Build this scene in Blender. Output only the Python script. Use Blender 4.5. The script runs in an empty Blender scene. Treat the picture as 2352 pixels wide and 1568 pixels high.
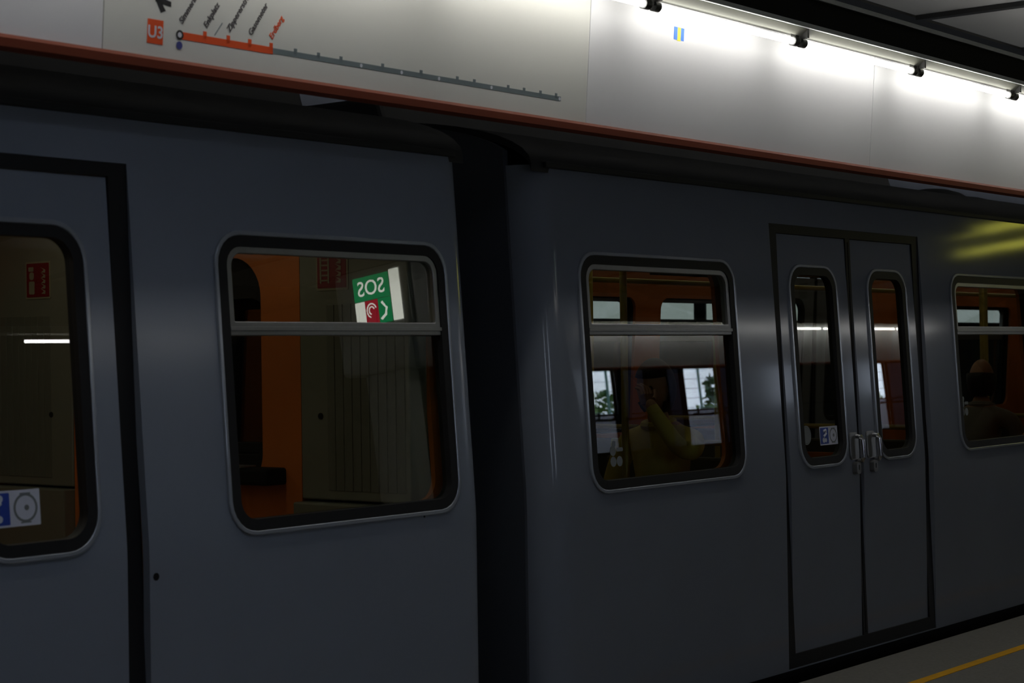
import bpy, bmesh, math, random
from mathutils import Vector, Matrix
random.seed(7)
PI = math.pi
SC = bpy.context.scene
COL = SC.collection

# ------------------------------------------------------------------ materials
def mat(name, color, rough=0.5, metal=0.0, var=0.0, scale=8.0, bump=0.0, spec=0.5, coat=0.0):
    m = bpy.data.materials.new(name); m.use_nodes = True
    nt = m.node_tree; b = nt.nodes['Principled BSDF']
    b.inputs['Base Color'].default_value = (*color, 1)
    b.inputs['Roughness'].default_value = rough
    b.inputs['Metallic'].default_value = metal
    b.inputs['Specular IOR Level'].default_value = spec
    if coat: b.inputs['Coat Weight'].default_value = coat; b.inputs['Coat Roughness'].default_value = 0.04
    if var or bump:
        tc = nt.nodes.new('ShaderNodeTexCoord'); nz = nt.nodes.new('ShaderNodeTexNoise')
        nz.inputs['Scale'].default_value = scale; nz.inputs['Detail'].default_value = 5
        nt.links.new(tc.outputs['Object'], nz.inputs['Vector'])
        if var:
            mx = nt.nodes.new('ShaderNodeMix'); mx.data_type = 'RGBA'
            mx.inputs[6].default_value = (*[c*(1-var) for c in color], 1)
            mx.inputs[7].default_value = (*[min(1, c*(1+var)) for c in color], 1)
            nt.links.new(nz.outputs['Fac'], mx.inputs[0]); nt.links.new(mx.outputs[2], b.inputs['Base Color'])
        if bump:
            bp = nt.nodes.new('ShaderNodeBump'); bp.inputs['Strength'].default_value = bump; bp.inputs['Distance'].default_value = 0.01
            nt.links.new(nz.outputs['Fac'], bp.inputs['Height']); nt.links.new(bp.outputs['Normal'], b.inputs['Normal'])
    return m

def emit(name, color, strength):
    m = bpy.data.materials.new(name); m.use_nodes = True
    nt = m.node_tree; nt.nodes.remove(nt.nodes['Principled BSDF'])
    e = nt.nodes.new('ShaderNodeEmission'); e.inputs[0].default_value = (*color, 1); e.inputs[1].default_value = strength
    nt.links.new(e.outputs[0], nt.nodes['Material Output'].inputs[0]); return m

def glass(name, tint, r0=0.085):
    m = bpy.data.materials.new(name); m.use_nodes = True
    nt = m.node_tree; nt.nodes.remove(nt.nodes['Principled BSDF'])
    N = nt.nodes.new; L = nt.links.new
    tr = N('ShaderNodeBsdfTransparent'); tr.inputs[0].default_value = (*tint, 1)
    gl = N('ShaderNodeBsdfGlossy'); gl.inputs['Roughness'].default_value = 0.0; gl.inputs['Color'].default_value = (1, 1, 1, 1)
    lw = N('ShaderNodeLayerWeight'); lw.inputs[0].default_value = 0.5
    pw = N('ShaderNodeMath'); pw.operation = 'POWER'; pw.inputs[1].default_value = 5.0
    ma = N('ShaderNodeMath'); ma.operation = 'MULTIPLY_ADD'; ma.inputs[1].default_value = 1-r0; ma.inputs[2].default_value = r0
    mx = N('ShaderNodeMixShader')
    L(lw.outputs['Facing'], pw.inputs[0]); L(pw.outputs[0], ma.inputs[0]); L(ma.outputs[0], mx.inputs[0])
    L(tr.outputs[0], mx.inputs[1]); L(gl.outputs[0], mx.inputs[2]); L(mx.outputs[0], nt.nodes['Material Output'].inputs[0])
    return m

def frost(name, color):
    m = bpy.data.materials.new(name); m.use_nodes = True
    nt = m.node_tree; nt.nodes.remove(nt.nodes['Principled BSDF'])
    t = nt.nodes.new('ShaderNodeBsdfTranslucent'); t.inputs[0].default_value = (*color, 1)
    nt.links.new(t.outputs[0], nt.nodes['Material Output'].inputs[0]); return m

M = dict(
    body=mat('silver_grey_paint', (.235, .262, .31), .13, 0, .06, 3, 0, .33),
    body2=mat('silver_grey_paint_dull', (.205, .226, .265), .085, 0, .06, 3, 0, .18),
    end=mat('shaded_end_paint', (.07, .077, .09), .5, 0, .1, 3),  # body paint darkened, the shade of the gap put into its colour
    rim=mat('pressed_metal_rim', (.36, .39, .43), .16, .3),
    roof=mat('dark_roof_paint', (.016, .017, .018), .6, 0, .2, 6),
    rubber=mat('black_rubber', (.012, .012, .013), .55, 0, 0, 0, 0, .3),
    alu=mat('brushed_aluminium', (.26, .26, .255), .32, .7, .1, 40),
    chrome=mat('worn_chrome', (.55, .56, .58), .2, .9, .1, 30),
    glass=glass('tinted_glass', (.74, .77, .70)),
    clear=glass('clear_pane_glass', (.95, .96, .95), .04), frosted=frost('frosted_pane_glass', (.085, .085, .10)),
    orange=mat('orange_laminate', (.62, .17, .025), .4, 0, .08, 5),
    beige=mat('grey_beige_laminate', (.20, .205, .16), .45, 0, .07, 9),
    beige_dark=mat('grey_beige_slats', (.15, .155, .12), .5, 0, .1, 9),
    seat=mat('dark_seat_shell', (.09, .085, .06), .5, 0, .15, 12),
    yellow=mat('yellow_pole_paint', (.52, .40, .08), .35),
    floor_in=mat('grey_rubber_floor', (.09, .09, .085), .7, 0, .2, 20),
    red=mat('sign_red', (.20, .008, .012), .45), cream=mat('sign_cream', (.30, .28, .19), .5),
    black=mat('matt_black', (.008, .008, .008), .8, 0, 0, 0, 0, .2),
    white=mat('sticker_white', (.62, .64, .72), .45), blue=mat('sticker_blue', (.02, .06, .36), .45),
    flagblue=mat('flag_blue', (.03, .20, .80), .5), flagyellow=mat('flag_yellow', (.85, .80, .03), .5),
    ring=mat('sticker_grey_print', (.18, .20, .20), .5),
    panel=mat('white_enamel_panel', (.70, .70, .72), .45, 0, .03, 2), panelw=mat('warm_white_map_panel', (.66, .66, .62), .5, 0, .03, 2),
    lip=mat('orange_red_band', (.17, .033, .013), .6, 0, .1, 4, 0, .25),
    u3=mat('line_orange', (.78, .085, .012), .5), greyline=mat('print_slate_grey', (.16, .20, .215), .5), ink=mat('print_black', (.012, .012, .014), .5),
    inkgrey=mat('print_dark_grey', (.07, .06, .065), .5), navy=mat('print_navy', (.05, .06, .25), .5),
    housing=mat('grey_enamel_housing', (.34, .34, .28), .5, 0, .1, 10), holder=mat('dark_lampholder', (.05, .05, .045), .4), rail=mat('pale_metal_rail', (.60, .62, .60), .5, 0),
    conc=mat('platform_granite', (.20, .19, .17), .75, 0, .25, 60, .15), conc2=mat('dark_concrete', (.08, .078, .075), .85, 0, .3, 3, .3),
    stripe=mat('yellow_floor_paint', (.85, .43, .015), .7, 0, .15, 15, 0, .2),
    ceil=mat('grey_ceiling_panel', (.55, .55, .54), .7, 0, .12, 1.5), beam=mat('dark_steel_beam', (.03, .03, .03), .6),
    wall=mat('grey_hall_wall', (.16, .16, .17), .7, 0, .1, 2), wall_pale=mat('pale_panel_wall', (.42, .42, .50), .7, 0, .05, 2), farwall=mat('pale_track_wall', (.5, .52, .56), .7, 0, .15, 1.2),
    frame=mat('dark_window_frame', (.02, .02, .022), .5),
    leaf=mat('green_leaves', (.10, .20, .05), .6, 0, .4, 6), leaf2=mat('dark_conifer_needles', (.05, .11, .05), .6, 0, .4, 6), bark=mat('brown_bark', (.12, .08, .05), .9, 0, .3, 20, .3),
    fence=mat('teal_fence_paint', (.10, .22, .20), .5), para=mat('pale_parapet', (.60, .58, .64), .8, 0, .1, 4), earth=mat('grassy_ground', (.10, .14, .05), .9, 0, .4, 2),
    skin=mat('warm_skin', (.55, .30, .18), .5, 0, .06, 20), hair=mat('dark_hair', (.012, .010, .009), .55, 0, .2, 60), jacket=mat('yellow_jacket', (.72, .60, .13), .75, 0, .12, 30, .2),
    grey_jacket=mat('grey_jacket', (.32, .31, .29), .8, 0, .12, 30, .2), trousers=mat('dark_trousers', (.03, .03, .04), .8),
    sosgreen=emit('backlit_green', (.0, .30, .10), 2.2), soswhite=emit('backlit_white', (1, 1, .93), 3.0), sosred=emit('backlit_red', (.55, .01, .04), 2.0), sosbox=mat('white_sign_case', (.75, .75, .72), .45),
    led=emit('yellow_led_row', (.62, .60, .08), 5.0), ledbox=mat('display_case_dark', (.02, .025, .03), .4), ledgreen=emit('green_led', (.05, .9, .1), .35),
    panelglow=emit('pale_added_glow', (.72, .82, 1.0), .60), upfill=emit('ceiling_fill_light', (1.0, .98, .94), 11.0),  # wall panel glow and ceiling fill, both added light
    tube=emit('fluorescent_tube_light', (1.0, .985, .95), 13.5), lamp=emit('carriage_fill_light', (1.0, .92, .74), 2.1), lamp2=emit('dim_carriage_fill_light', (1.0, .90, .68), .75),
)

# ------------------------------------------------------------------ mesh helpers
class MB:
    def __init__(s): s.v = []; s.f = []; s.mi = []
    def add(s, vs, fs, mi=0):
        n = len(s.v); s.v += [tuple(p) for p in vs]; s.f += [tuple(i+n for i in f) for f in fs]; s.mi += [mi]*len(fs); return s
    def box(s, x0, x1, y0, y1, z0, z1, mi=0):
        vs = [(x, y, z) for x in (x0, x1) for y in (y0, y1) for z in (z0, z1)]
        return s.add(vs, [(0, 1, 3, 2), (4, 6, 7, 5), (0, 4, 5, 1), (2, 3, 7, 6), (0, 2, 6, 4), (1, 5, 7, 3)], mi)
    def tube(s, pts, r, n=10, mi=0, cap=True):
        pts = [Vector(p) for p in pts]; rs = r if isinstance(r, (list, tuple)) else [r]*len(pts); rings = []
        for i, p in enumerate(pts):
            d = (pts[min(i+1, len(pts)-1)]-pts[max(i-1, 0)]).normalized()
            a = d.cross(Vector((0, 0, 1))) if abs(d.z) < .95 else d.cross(Vector((1, 0, 0)))
            a.normalize(); b = d.cross(a)
            rings.append([p+(a*math.cos(2*PI*k/n)+b*math.sin(2*PI*k/n))*rs[i] for k in range(n)])
        vs = [q for R in rings for q in R]; fs = []
        for i in range(len(pts)-1):
            for k in range(n): fs.append((i*n+k, i*n+(k+1) % n, (i+1)*n+(k+1) % n, (i+1)*n+k))
        if cap: fs += [tuple(range(n)), tuple((len(pts)-1)*n+k for k in range(n))]
        return s.add(vs, fs, mi)
    def prism(s, prof, x0, x1, mi=0):      # prof = [(y,z)] extruded along X
        n = len(prof); vs = [(x0, y, z) for y, z in prof]+[(x1, y, z) for y, z in prof]
        fs = [(i, (i+1) % n, n+(i+1) % n, n+i) for i in range(n)]+[tuple(range(n)), tuple(range(n, 2*n))]
        return s.add(vs, fs, mi)
    def ring(s, outer, inner, f, a, b, mi=0):   # loops of (x,z), f maps (x,off,z) -> xyz, a front off, b back off
        n = len(outer)
        vs = [f(x, a, z) for x, z in outer]+[f(x, a, z) for x, z in inner]+[f(x, b, z) for x, z in inner]+[f(x, b, z) for x, z in outer]
        fs = []
        for i in range(n):
            j = (i+1) % n
            for q in range(4):
                p = (q+1) % 4; fs.append((q*n+i, q*n+j, p*n+j, p*n+i))
        return s.add(vs, fs, mi)
    def slab(s, loop, f, a, b, mi=0):
        n = len(loop); vs = [f(x, a, z) for x, z in loop]+[f(x, b, z) for x, z in loop]
        return s.add(vs, [tuple(range(n)), tuple(range(2*n-1, n-1, -1))]+[(i, n+i, n+(i+1) % n, (i+1) % n) for i in range(n)], mi)
    def ellipsoid(s, c, r, nu=14, nv=9, mi=0, cut=None):
        vs = []; fs = []
        for j in range(nv+1):
            t = PI*j/nv
            for i in range(nu):
                p = 2*PI*i/nu; vs.append((c[0]+r[0]*math.sin(t)*math.cos(p), c[1]+r[1]*math.sin(t)*math.sin(p), c[2]+r[2]*math.cos(t)))
        for j in range(nv):
            for i in range(nu): fs.append((j*nu+i, j*nu+(i+1) % nu, (j+1)*nu+(i+1) % nu, (j+1)*nu+i))
        return s.add(vs, fs, mi)

def world_loc(o):
    v = Vector((0, 0, 0))
    while o: v += o.location; o = o.parent
    return v

def link(name, me, parent=None, origin=None):
    o = bpy.data.objects.new(name, me); COL.objects.link(o)
    if parent is not None: o.parent = parent; base = world_loc(parent)
    else: base = Vector((0, 0, 0))
    vs = [v.co for v in me.vertices]
    if origin is None:
        lo = Vector([min(v[i] for v in vs) for i in range(3)]); hi = Vector([max(v[i] for v in vs) for i in range(3)])
        origin = Vector(((lo.x+hi.x)/2, (lo.y+hi.y)/2, lo.z))
    me.transform(Matrix.Translation(-Vector(origin))); o.location = Vector(origin)-base
    return o

def obj(name, mb, material, parent=None, smooth=False, bevel=0, origin=None, recalc=True):
    me = bpy.data.meshes.new(name); me.from_pydata(mb.v, [], mb.f)
    for m in (material if isinstance(material, (list, tuple)) else [material]): me.materials.append(M[m])
    for p, i in zip(me.polygons, mb.mi): p.material_index = i
    bm = bmesh.new(); bm.from_mesh(me)
    bmesh.ops.remove_doubles(bm, verts=bm.verts, dist=1e-6)
    if recalc: bmesh.ops.recalc_face_normals(bm, faces=bm.faces)
    bm.to_mesh(me); bm.free()
    if smooth:
        for p in me.polygons: p.use_smooth = True
        try: me.set_sharp_from_angle(angle=math.radians(40))
        except Exception: pass
    o = link(name, me, parent, origin)
    if bevel:
        b = o.modifiers.new('bevel', 'BEVEL'); b.width = bevel; b.segments = 2; b.limit_method = 'ANGLE'
    return o

def thing(name, label, cat, loc, group=None):
    o = bpy.data.objects.new(name, None); COL.objects.link(o); o.location = loc; o.empty_display_size = .1
    return tag(o, label, cat, group)
def tag(o, label, cat, group=None):
    o['label'] = label; o['category'] = cat
    if group: o['group'] = group
    return o
def struct(name, mb, material, **k):
    o = obj(name, mb, material, **k); o['kind'] = 'structure'; return o

def rr(x0, x1, z0, z1, r, n=7):
    if not isinstance(r, (list, tuple)): r = (r,)*4          # bl br tr tl
    out = []
    for (cx, cz, a0, q) in ((x0, z0, PI, r[0]), (x1, z0, 1.5*PI, r[1]), (x1, z1, 0, r[2]), (x0, z1, .5*PI, r[3])):
        ox = cx+q if cx == x0 else cx-q; oz = cz+q if cz == z0 else cz-q
        for k in range(n): a = a0+.5*PI*k/(n-1); out.append((ox+q*math.cos(a), oz+q*math.sin(a)))
    return out

def text_mesh(body, size, shear=0.0, bold=0.0):
    cu = bpy.data.curves.new('txt', 'FONT'); cu.body = body; cu.size = size; cu.shear = shear; cu.offset = bold; cu.extrude = .0006; cu.resolution_u = 3
    o = bpy.data.objects.new('txt', cu); COL.objects.link(o)
    me = bpy.data.meshes.new_from_object(o.evaluated_get(bpy.context.evaluated_depsgraph_get()))
    vs = [tuple(v.co) for v in me.vertices]; fs = [tuple(p.vertices) for p in me.polygons]
    bpy.data.objects.remove(o); bpy.data.curves.remove(cu); bpy.data.meshes.remove(me)
    return vs, fs
def text_on(mb, body, size, f, ang=0.0, shear=0.0, bold=0.0, off=0.0, at=(0, 0), center=False):   # f maps (u, off, v)
    vs, fs = text_mesh(body, size, shear, bold)
    if center:
        xs = [v[0] for v in vs]; ys = [v[1] for v in vs]; mx = (min(xs)+max(xs))/2; my = (min(ys)+max(ys))/2
        vs = [(v[0]-mx, v[1]-my, v[2]) for v in vs]
    c, s = math.cos(ang), math.sin(ang)
    mb.add([f(at[0]+v[0]*c-v[1]*s, off-v[2], at[1]+v[0]*s+v[1]*c) for v in vs], fs)

# ------------------------------------------------------------------ camera
cam = bpy.data.cameras.new('camera'); co = bpy.data.objects.new('camera', cam); COL.objects.link(co)
cam.sensor_width = 36; cam.sensor_fit = 'HORIZONTAL'; cam.lens = 36*4219/2352
Rr = ((0.618861392538086, -0.785356208931992, -0.015040010564823214),
      (0.0035374146986232357, -0.016360390307192132, 0.9998599023494472),
      (-0.7854922428153385, -0.6188278942654131, -0.007346683330844481))
mw = Matrix(((Rr[0][0], Rr[1][0], Rr[2][0], 0), (Rr[0][1], Rr[1][1], Rr[2][1], 0), (Rr[0][2], Rr[1][2], Rr[2][2], 1.52), (0, 0, 0, 1)))
co.matrix_world = mw
cam.dof.use_dof = True; cam.dof.focus_distance = 8.8; cam.dof.aperture_fstop = 5.0
cam.clip_start = .05
SC.camera = co

# ------------------------------------------------------------------ carriage cross-section
SIDE, MID = 4.30, 5.66
SLOPE = .07
def prof(z):
    if z <= .90: return SIDE
    if z <= 1.0: t = (z-.90)/.1; return SIDE+SLOPE*.1*.5*t*t
    return SIDE+SLOPE*.05+SLOPE*(z-1.0)
GUT = 2.27
ROOF_B = .25
def near(x, off, z): return (x, prof(z)+off, z)
def far(x, off, z): return (x, 2*MID-prof(z)-off, z)

def side_skin(name, x0, x1, holes, f, off, material, parent, ends=(0, 0), thick=.03, zb=.03, zt=GUT, smooth=True):
    bm = bmesh.new(); edges = []
    def loop(pts):
        vs = [bm.verts.new((x, 0, z)) for x, z in pts]
        for i in range(len(vs)): edges.append(bm.edges.new((vs[i], vs[(i+1) % len(vs)])))
    loop([(x0, zb), (x1, zb), (x1, zt), (x0, zt)])
    for h in holes: loop(h)
    bmesh.ops.triangle_fill(bm, use_beauty=True, use_dissolve=False, edges=edges, normal=(0, -1, 0))
    cuts = [((0, 0, z), (0, 0, 1)) for z in [.5]+[.90+.0125*i for i in range(9)]+[1.3, 1.6, 2.0]]
    for e, sgn, r in ((x0, 1, ends[0]), (x1, -1, ends[1])):
        if r: cuts += [((e+sgn*r*(1-math.cos(a*PI/24)), 0, 0), (1, 0, 0)) for a in range(1, 13)]
    for co_, no in cuts:
        bmesh.ops.bisect_plane(bm, geom=bm.verts[:]+bm.edges[:]+bm.faces[:], plane_co=co_, plane_no=no, dist=1e-5)
    for v in bm.verts:
        x, z = v.co.x, v.co.z; o = off
        for e, r in ((x0, ends[0]), (x1, ends[1])):
            t = abs(x-e)
            if r and t < r: o += r-math.sqrt(max(0, r*r-(r-t)**2))
        v.co = f(x, o, z)
    bmesh.ops.recalc_face_normals(bm, faces=bm.faces)
    ref = sum((fc.normal.y*fc.calc_area() for fc in bm.faces))
    want = -1 if f is near else 1
    if ref*want < 0: bmesh.ops.reverse_faces(bm, faces=bm.faces)
    me = bpy.data.meshes.new(name); bm.to_mesh(me); bm.free(); me.materials.append(M[material])
    for p in me.polygons: p.use_smooth = smooth
    o = link(name, me, parent)
    sm = o.modifiers.new('solidify', 'SOLIDIFY'); sm.thickness = thick; sm.offset = -1
    es = o.modifiers.new('edges', 'EDGE_SPLIT'); es.split_angle = math.radians(35)
    return o

ZB, ZT, BAR = .97, 1.92, 1.595
def ins(x0, x1, z0, z1, r, d, n=7): return rr(x0+d, x1-d, z0+d, z1-d, max(.004, r-d), n)

def passenger_window(parent, x0, x1, f):
    r = .10
    g = MB().ring(rr(x0, x1, ZB, ZT, r), ins(x0, x1, ZB, ZT, r, .036), f, -.008, .035)
    w = obj('passenger_window', g, 'rubber', parent, True)
    obj('window_rim', MB().ring(rr(x0-.016, x1+.016, ZB-.016, ZT+.016, r+.014), rr(x0-.001, x1+.001, ZB-.001, ZT+.001, r), f, -.010, .002), 'rim', w, True, .003)
    obj('window_glass', MB().slab(rr(x0+.034, x1-.034, ZB+.034, BAR+.004, (r-.034, r-.034, .002, .002)), f, .018, .018001), 'glass', w)
    so = rr(x0+.034, x1-.034, BAR, ZT-.034, (.004, .004, .068, .068)); si = rr(x0+.060, x1-.060, BAR+.046, ZT-.058, (.006, .006, .045, .045))
    obj('sash_frame', MB().ring(so, si, f, -.004, .03), 'alu', w, True, .003)
    obj('sash_rail', MB().slab(rr(x0+.036, x1-.036, BAR+.016, BAR+.030, .002, 3), f, -.010, 0), 'alu', w, False, .002)
    obj('sash_glass', MB().slab(rr(x0+.058, x1-.058, BAR+.044, ZT-.056, (.004, .004, .045, .045)), f, .010, .010001), 'glass', w)
    return w

def door_window(parent, x0, x1, f):
    r = .11
    obj('window_seal', MB().ring(rr(x0, x1, ZB, ZT, r, 9), ins(x0, x1, ZB, ZT, r, .036, 9), f, .006, .045), 'rubber', parent, True)
    obj('window_rim', MB().ring(rr(x0-.016, x1+.016, ZB-.016, ZT+.016, r+.014, 9), rr(x0-.001, x1+.001, ZB-.001, ZT+.001, r, 9), f, .004, .018), 'rim', parent, True, .003)
    obj('door_glass', MB().slab(ins(x0, x1, ZB, ZT, r, .034, 9), f, .026, .026001), 'glass', parent)

BODY = 'body'; LAMP = 'lamp'
def door_leaf(parent, x0, x1, w0, w1, f):
    o = side_skin('door_leaf', x0, x1, [rr(w0, w1, ZB, ZT, .11, 9)], f, .014, BODY, parent, zb=.10, zt=2.075, thick=.035)
    door_window(o, w0, w1, f)
    return o

def sliding_door(parent, x0, x1, f):
    """two leaves with black rubber edges; x0..x1 is the outer edge of the rubber"""
    a, b, mid = x0+.070, x1-.072, (x0+x1)/2-.005
    obj('door_seal', MB().ring([(x0-.004, .035), (x1+.004, .035), (x1+.004, 2.122), (x0-.004, 2.122)], [(a, .10), (b, .10), (b, 2.078), (a, 2.078)], f, .004, .05)
        .ring([(mid-.024, .10), (mid+.024, .10), (mid+.024, 2.078), (mid-.024, 2.078)], [(mid-.004, .11), (mid+.004, .11), (mid+.004, 2.06), (mid-.004, 2.06)], f, .006, .045), 'rubber', parent)
    L = door_leaf(parent, a+.001, mid-.024, a+.105, mid-.155, f)
    Rt = door_leaf(parent, mid+.024, b-.001, mid+.19, b-.110, f)
    return L, Rt, mid

def door_handle(leaf, x, f):
    h = obj('door_handle', MB().slab(rr(x-.045, x+.045, .975, 1.11, .02), f, .006, .016), 'alu', leaf, True, .003)
    obj('grip', MB().tube([f(x+.022, .010, 1.092), f(x+.022, -.018, 1.088), f(x+.023, -.024, 1.074), f(x+.024, -.025, 1.03), f(x+.025, -.024, .985), f(x+.025, -.018, .972), f(x+.025, .010, .968)], [.011, .012, .014, .0145, .014, .012, .011], 12), 'chrome', h, True)
    obj('lock_plate', MB().ring(rr(x-.022, x+.022, .905, .965, .015), rr(x-.004, x+.006, .925, .950, .004), f, -.012, .016), 'alu', h, True, .002)
    obj('keyhole', MB().slab(rr(x-.004, x+.006, .925, .950, .004), f, -.004, .01), 'black', h)

def ring_print(mb, cx, cz, r0, r1, f, off, n=24):
    o = [(cx+r1*math.cos(2*PI*k/n), cz+r1*math.sin(2*PI*k/n)) for k in range(n)]; i = [(cx+r0*math.cos(2*PI*k/n), cz+r0*math.sin(2*PI*k/n)) for k in range(n)]
    mb.ring(o, i, f, off-.0006, off)
def disc(mb, cx, cz, r, f, off, n=20, sx=1, mi=0):
    mb.slab([(cx+sx*r*math.cos(2*PI*k/n), cz+r*math.sin(2*PI*k/n)) for k in range(n)], f, off-.0006, off, mi)

def door_sticker(glass_parent, x0, x1, z0, z1, f, off, label):
    s = obj('door_sticker', MB().slab(rr(x0, x1, z0, z1, .003, 3), f, off-.001, off), 'white', glass_parent); s['label'] = label
    xm = x0+(x1-x0)*.5; w = (x1-x0)
    obj('blue_field', MB().slab(rr(x0+.004, xm-.004, z0+.006, z1-.006, .003, 3), f, off-.0018, off-.001), 'blue', s)
    c = MB(); cx = (x0+xm)/2
    c.tube([f(cx-.012, off-.0022, z1-.022), f(cx+.010, off-.0022, z1-.018), f(cx+.014, off-.0022, z1-.034), f(cx-.010, off-.0022, z1-.048)], .0065, 6)
    disc(c, cx-.009, z0+.024, .0125, f, off-.0018); disc(c, cx+.011, z0+.024, .0105, f, off-.0018); disc(c, cx+.013, z1-.022, .011, f, off-.0018)
    obj('pictogram', c, 'white', s)
    c = MB(); ring_print(c, (xm+x1)/2, (z0+z1)/2, w*.17, w*.205, f, off-.001); disc(c, (xm+x1)/2+.004, (z0+z1)/2, .008, f, off-.001)
    c.slab(rr((xm+x1)/2-.018, (xm+x1)/2+.018, z1-.014, z1-.009, .001, 3), f, off-.0016, off-.001)
    c.slab(rr((xm+x1)/2-.018, (xm+x1)/2+.018, z0+.008, z0+.012, .001, 3), f, off-.0016, off-.001)
    obj('emblem', c, 'ring', s)
    return s

def priority_mark(parent, cx, cz, f, off):
    c = MB(); q = .022
    for dx, dz in ((-1, 1), (1, -1), (-1, -1)): disc(c, cx+dx*q, cz+dz*q, .021, f, off)
    c.slab(rr(cx+.004, cx+.05, cz+.018, cz+.034, .006, 4), f, off-.0006, off); disc(c, cx-.012, cz+.05, .013, f, off)
    return obj('window_sticker', c, 'ring', parent)

def roof_and_ends(root, x0, x1, r, front_dark=True):
    p = []
    for i in range(25):
        a = PI*i/24; yb = MID-(MID-prof(GUT))*math.cos(a)
        p.append((yb, GUT+ROOF_B*math.sin(a)))
    p2 = [(y, z-.03) for y, z in reversed(p)]
    obj('roof', MB().prism(p+p2, x0, x1), 'roof', root, True)
    for f in (near, far):
        obj('gutter', MB().slab([(x0+r*.6, GUT-.012), (x1-r*.6, GUT-.012), (x1-r*.6, GUT+.012), (x0+r*.6, GUT+.012)], f, -.014, .02), 'roof', root, False, .004)
    # end walls (outer skin) with gangway opening glass
    for e, s in ((x0, 1), (x1, -1)):
        zs = [.03, .5, .9, 1.0, 1.5, 2.0, GUT]
        lo = [(prof(z)+r-.002, z) for z in zs]+[(MID-(MID-prof(GUT))*math.cos(PI*i/24)*.93, GUT+ROOF_B*.95*math.sin(PI*i/24)) for i in range(2, 23)]+[(2*MID-prof(z)-r+.002, z) for z in reversed(zs)]
        g = rr(5.22, 6.10, 1.14, 1.76, .09)
        # fill polygon with a hole
        bm = bmesh.new(); ed = []
        for L in (lo, g):
            vs = [bm.verts.new((e, y, z)) for y, z in L]
            for i in range(len(vs)): ed.append(bm.edges.new((vs[i], vs[(i+1) % len(vs)])))
        bmesh.ops.triangle_fill(bm, use_beauty=True, edges=ed, normal=(1, 0, 0))
        me = bpy.data.meshes.new('end_wall'); bm.to_mesh(me); bm.free(); me.materials.append(M['end'])
        ew = link('end_wall', me, root); sm = ew.modifiers.new('solidify', 'SOLIDIFY'); sm.thickness = .03; sm.offset = 0
        fx = lambda y, off, z, e=e, s=s: (e+s*off, y, z)
        obj('gangway_window', MB().ring(g, rr(5.255, 6.065, 1.175, 1.725, .06), fx, -.02, .05), 'rubber', ew, True)
        obj('gangway_glass', MB().slab(rr(5.25, 6.07, 1.17, 1.73, .06), fx, .0, .0001), 'glass', ew)
        for yy in (5.15, 6.17):
            obj('end_handrail', MB().tube([fx(yy, -.0, .6), fx(yy, -.05, .62), fx(yy, -.05, 1.6), fx(yy, 0, 1.62)], .013, 8), 'roof', ew, True)

def carriage(name, label, x0, x1, r, nwin, ndoor, fwin, fdoor):
    root = thing(name, label, 'metro train', ((x0+x1)/2, MID, 0))
    obj('underframe', MB().box(x0+.15, x1-.15, 4.42, 2*MID-4.42, -.75, .03), 'black', root)
    obj('floor_panel', MB().box(x0+.05, x1-.05, 4.34, 2*MID-4.34, .06, .10), 'floor_in', root)
    holes = lambda W, D, g=0: [rr(a-g, b+g, ZB-g, ZT+g, .10+g) for a, b in W]+[[(a, .036), (b, .036), (b, 2.12), (a, 2.12)] for a, b in D]
    side_skin('body_side', x0, x1, holes(nwin, ndoor), near, 0, BODY, root, (r, r))
    side_skin('body_side', x0, x1, holes(fwin, fdoor), far, 0, BODY, root, (r, r))
    def lin(W, D): return [rr(a+.03, b-.03, ZB+.03, ZT-.03, .08) for a, b in W]+[[(a+.05, .12), (b-.05, .12), (b-.05, 2.08), (a+.05, 2.08)] for a, b in D]
    side_skin('inner_lining', x0+.12, x1-.12, lin(nwin, ndoor), near, .075, 'orange', root, zb=.105, zt=2.2, thick=.02)
    side_skin('inner_lining', x0+.12, x1-.12, lin(fwin, fdoor), far, .075, 'orange', root, zb=.105, zt=2.2, thick=.02)
    roof_and_ends(root, x0, x1, r)
    obj('inner_ceiling', MB().box(x0+.06, x1-.06, 4.46, 2*MID-4.46, 2.205, 2.235), 'beige', root)
    for yy in (5.05, 6.27):
        obj('ceiling_fill_lamp', MB().box(x0+.5, x1-.5, yy-.05, yy+.05, 2.18, 2.204), LAMP, root, False, .004)  # unseen glowing strips added to brighten the dark interior
    for a, b in nwin: passenger_window(root, a, b, near)
    for a, b in fwin: passenger_window(root, a, b, far)
    doors = [sliding_door(root, a, b, near) for a, b in ndoor]
    for a, b in fdoor: sliding_door(root, a, b, far)
    return root, doors

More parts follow.
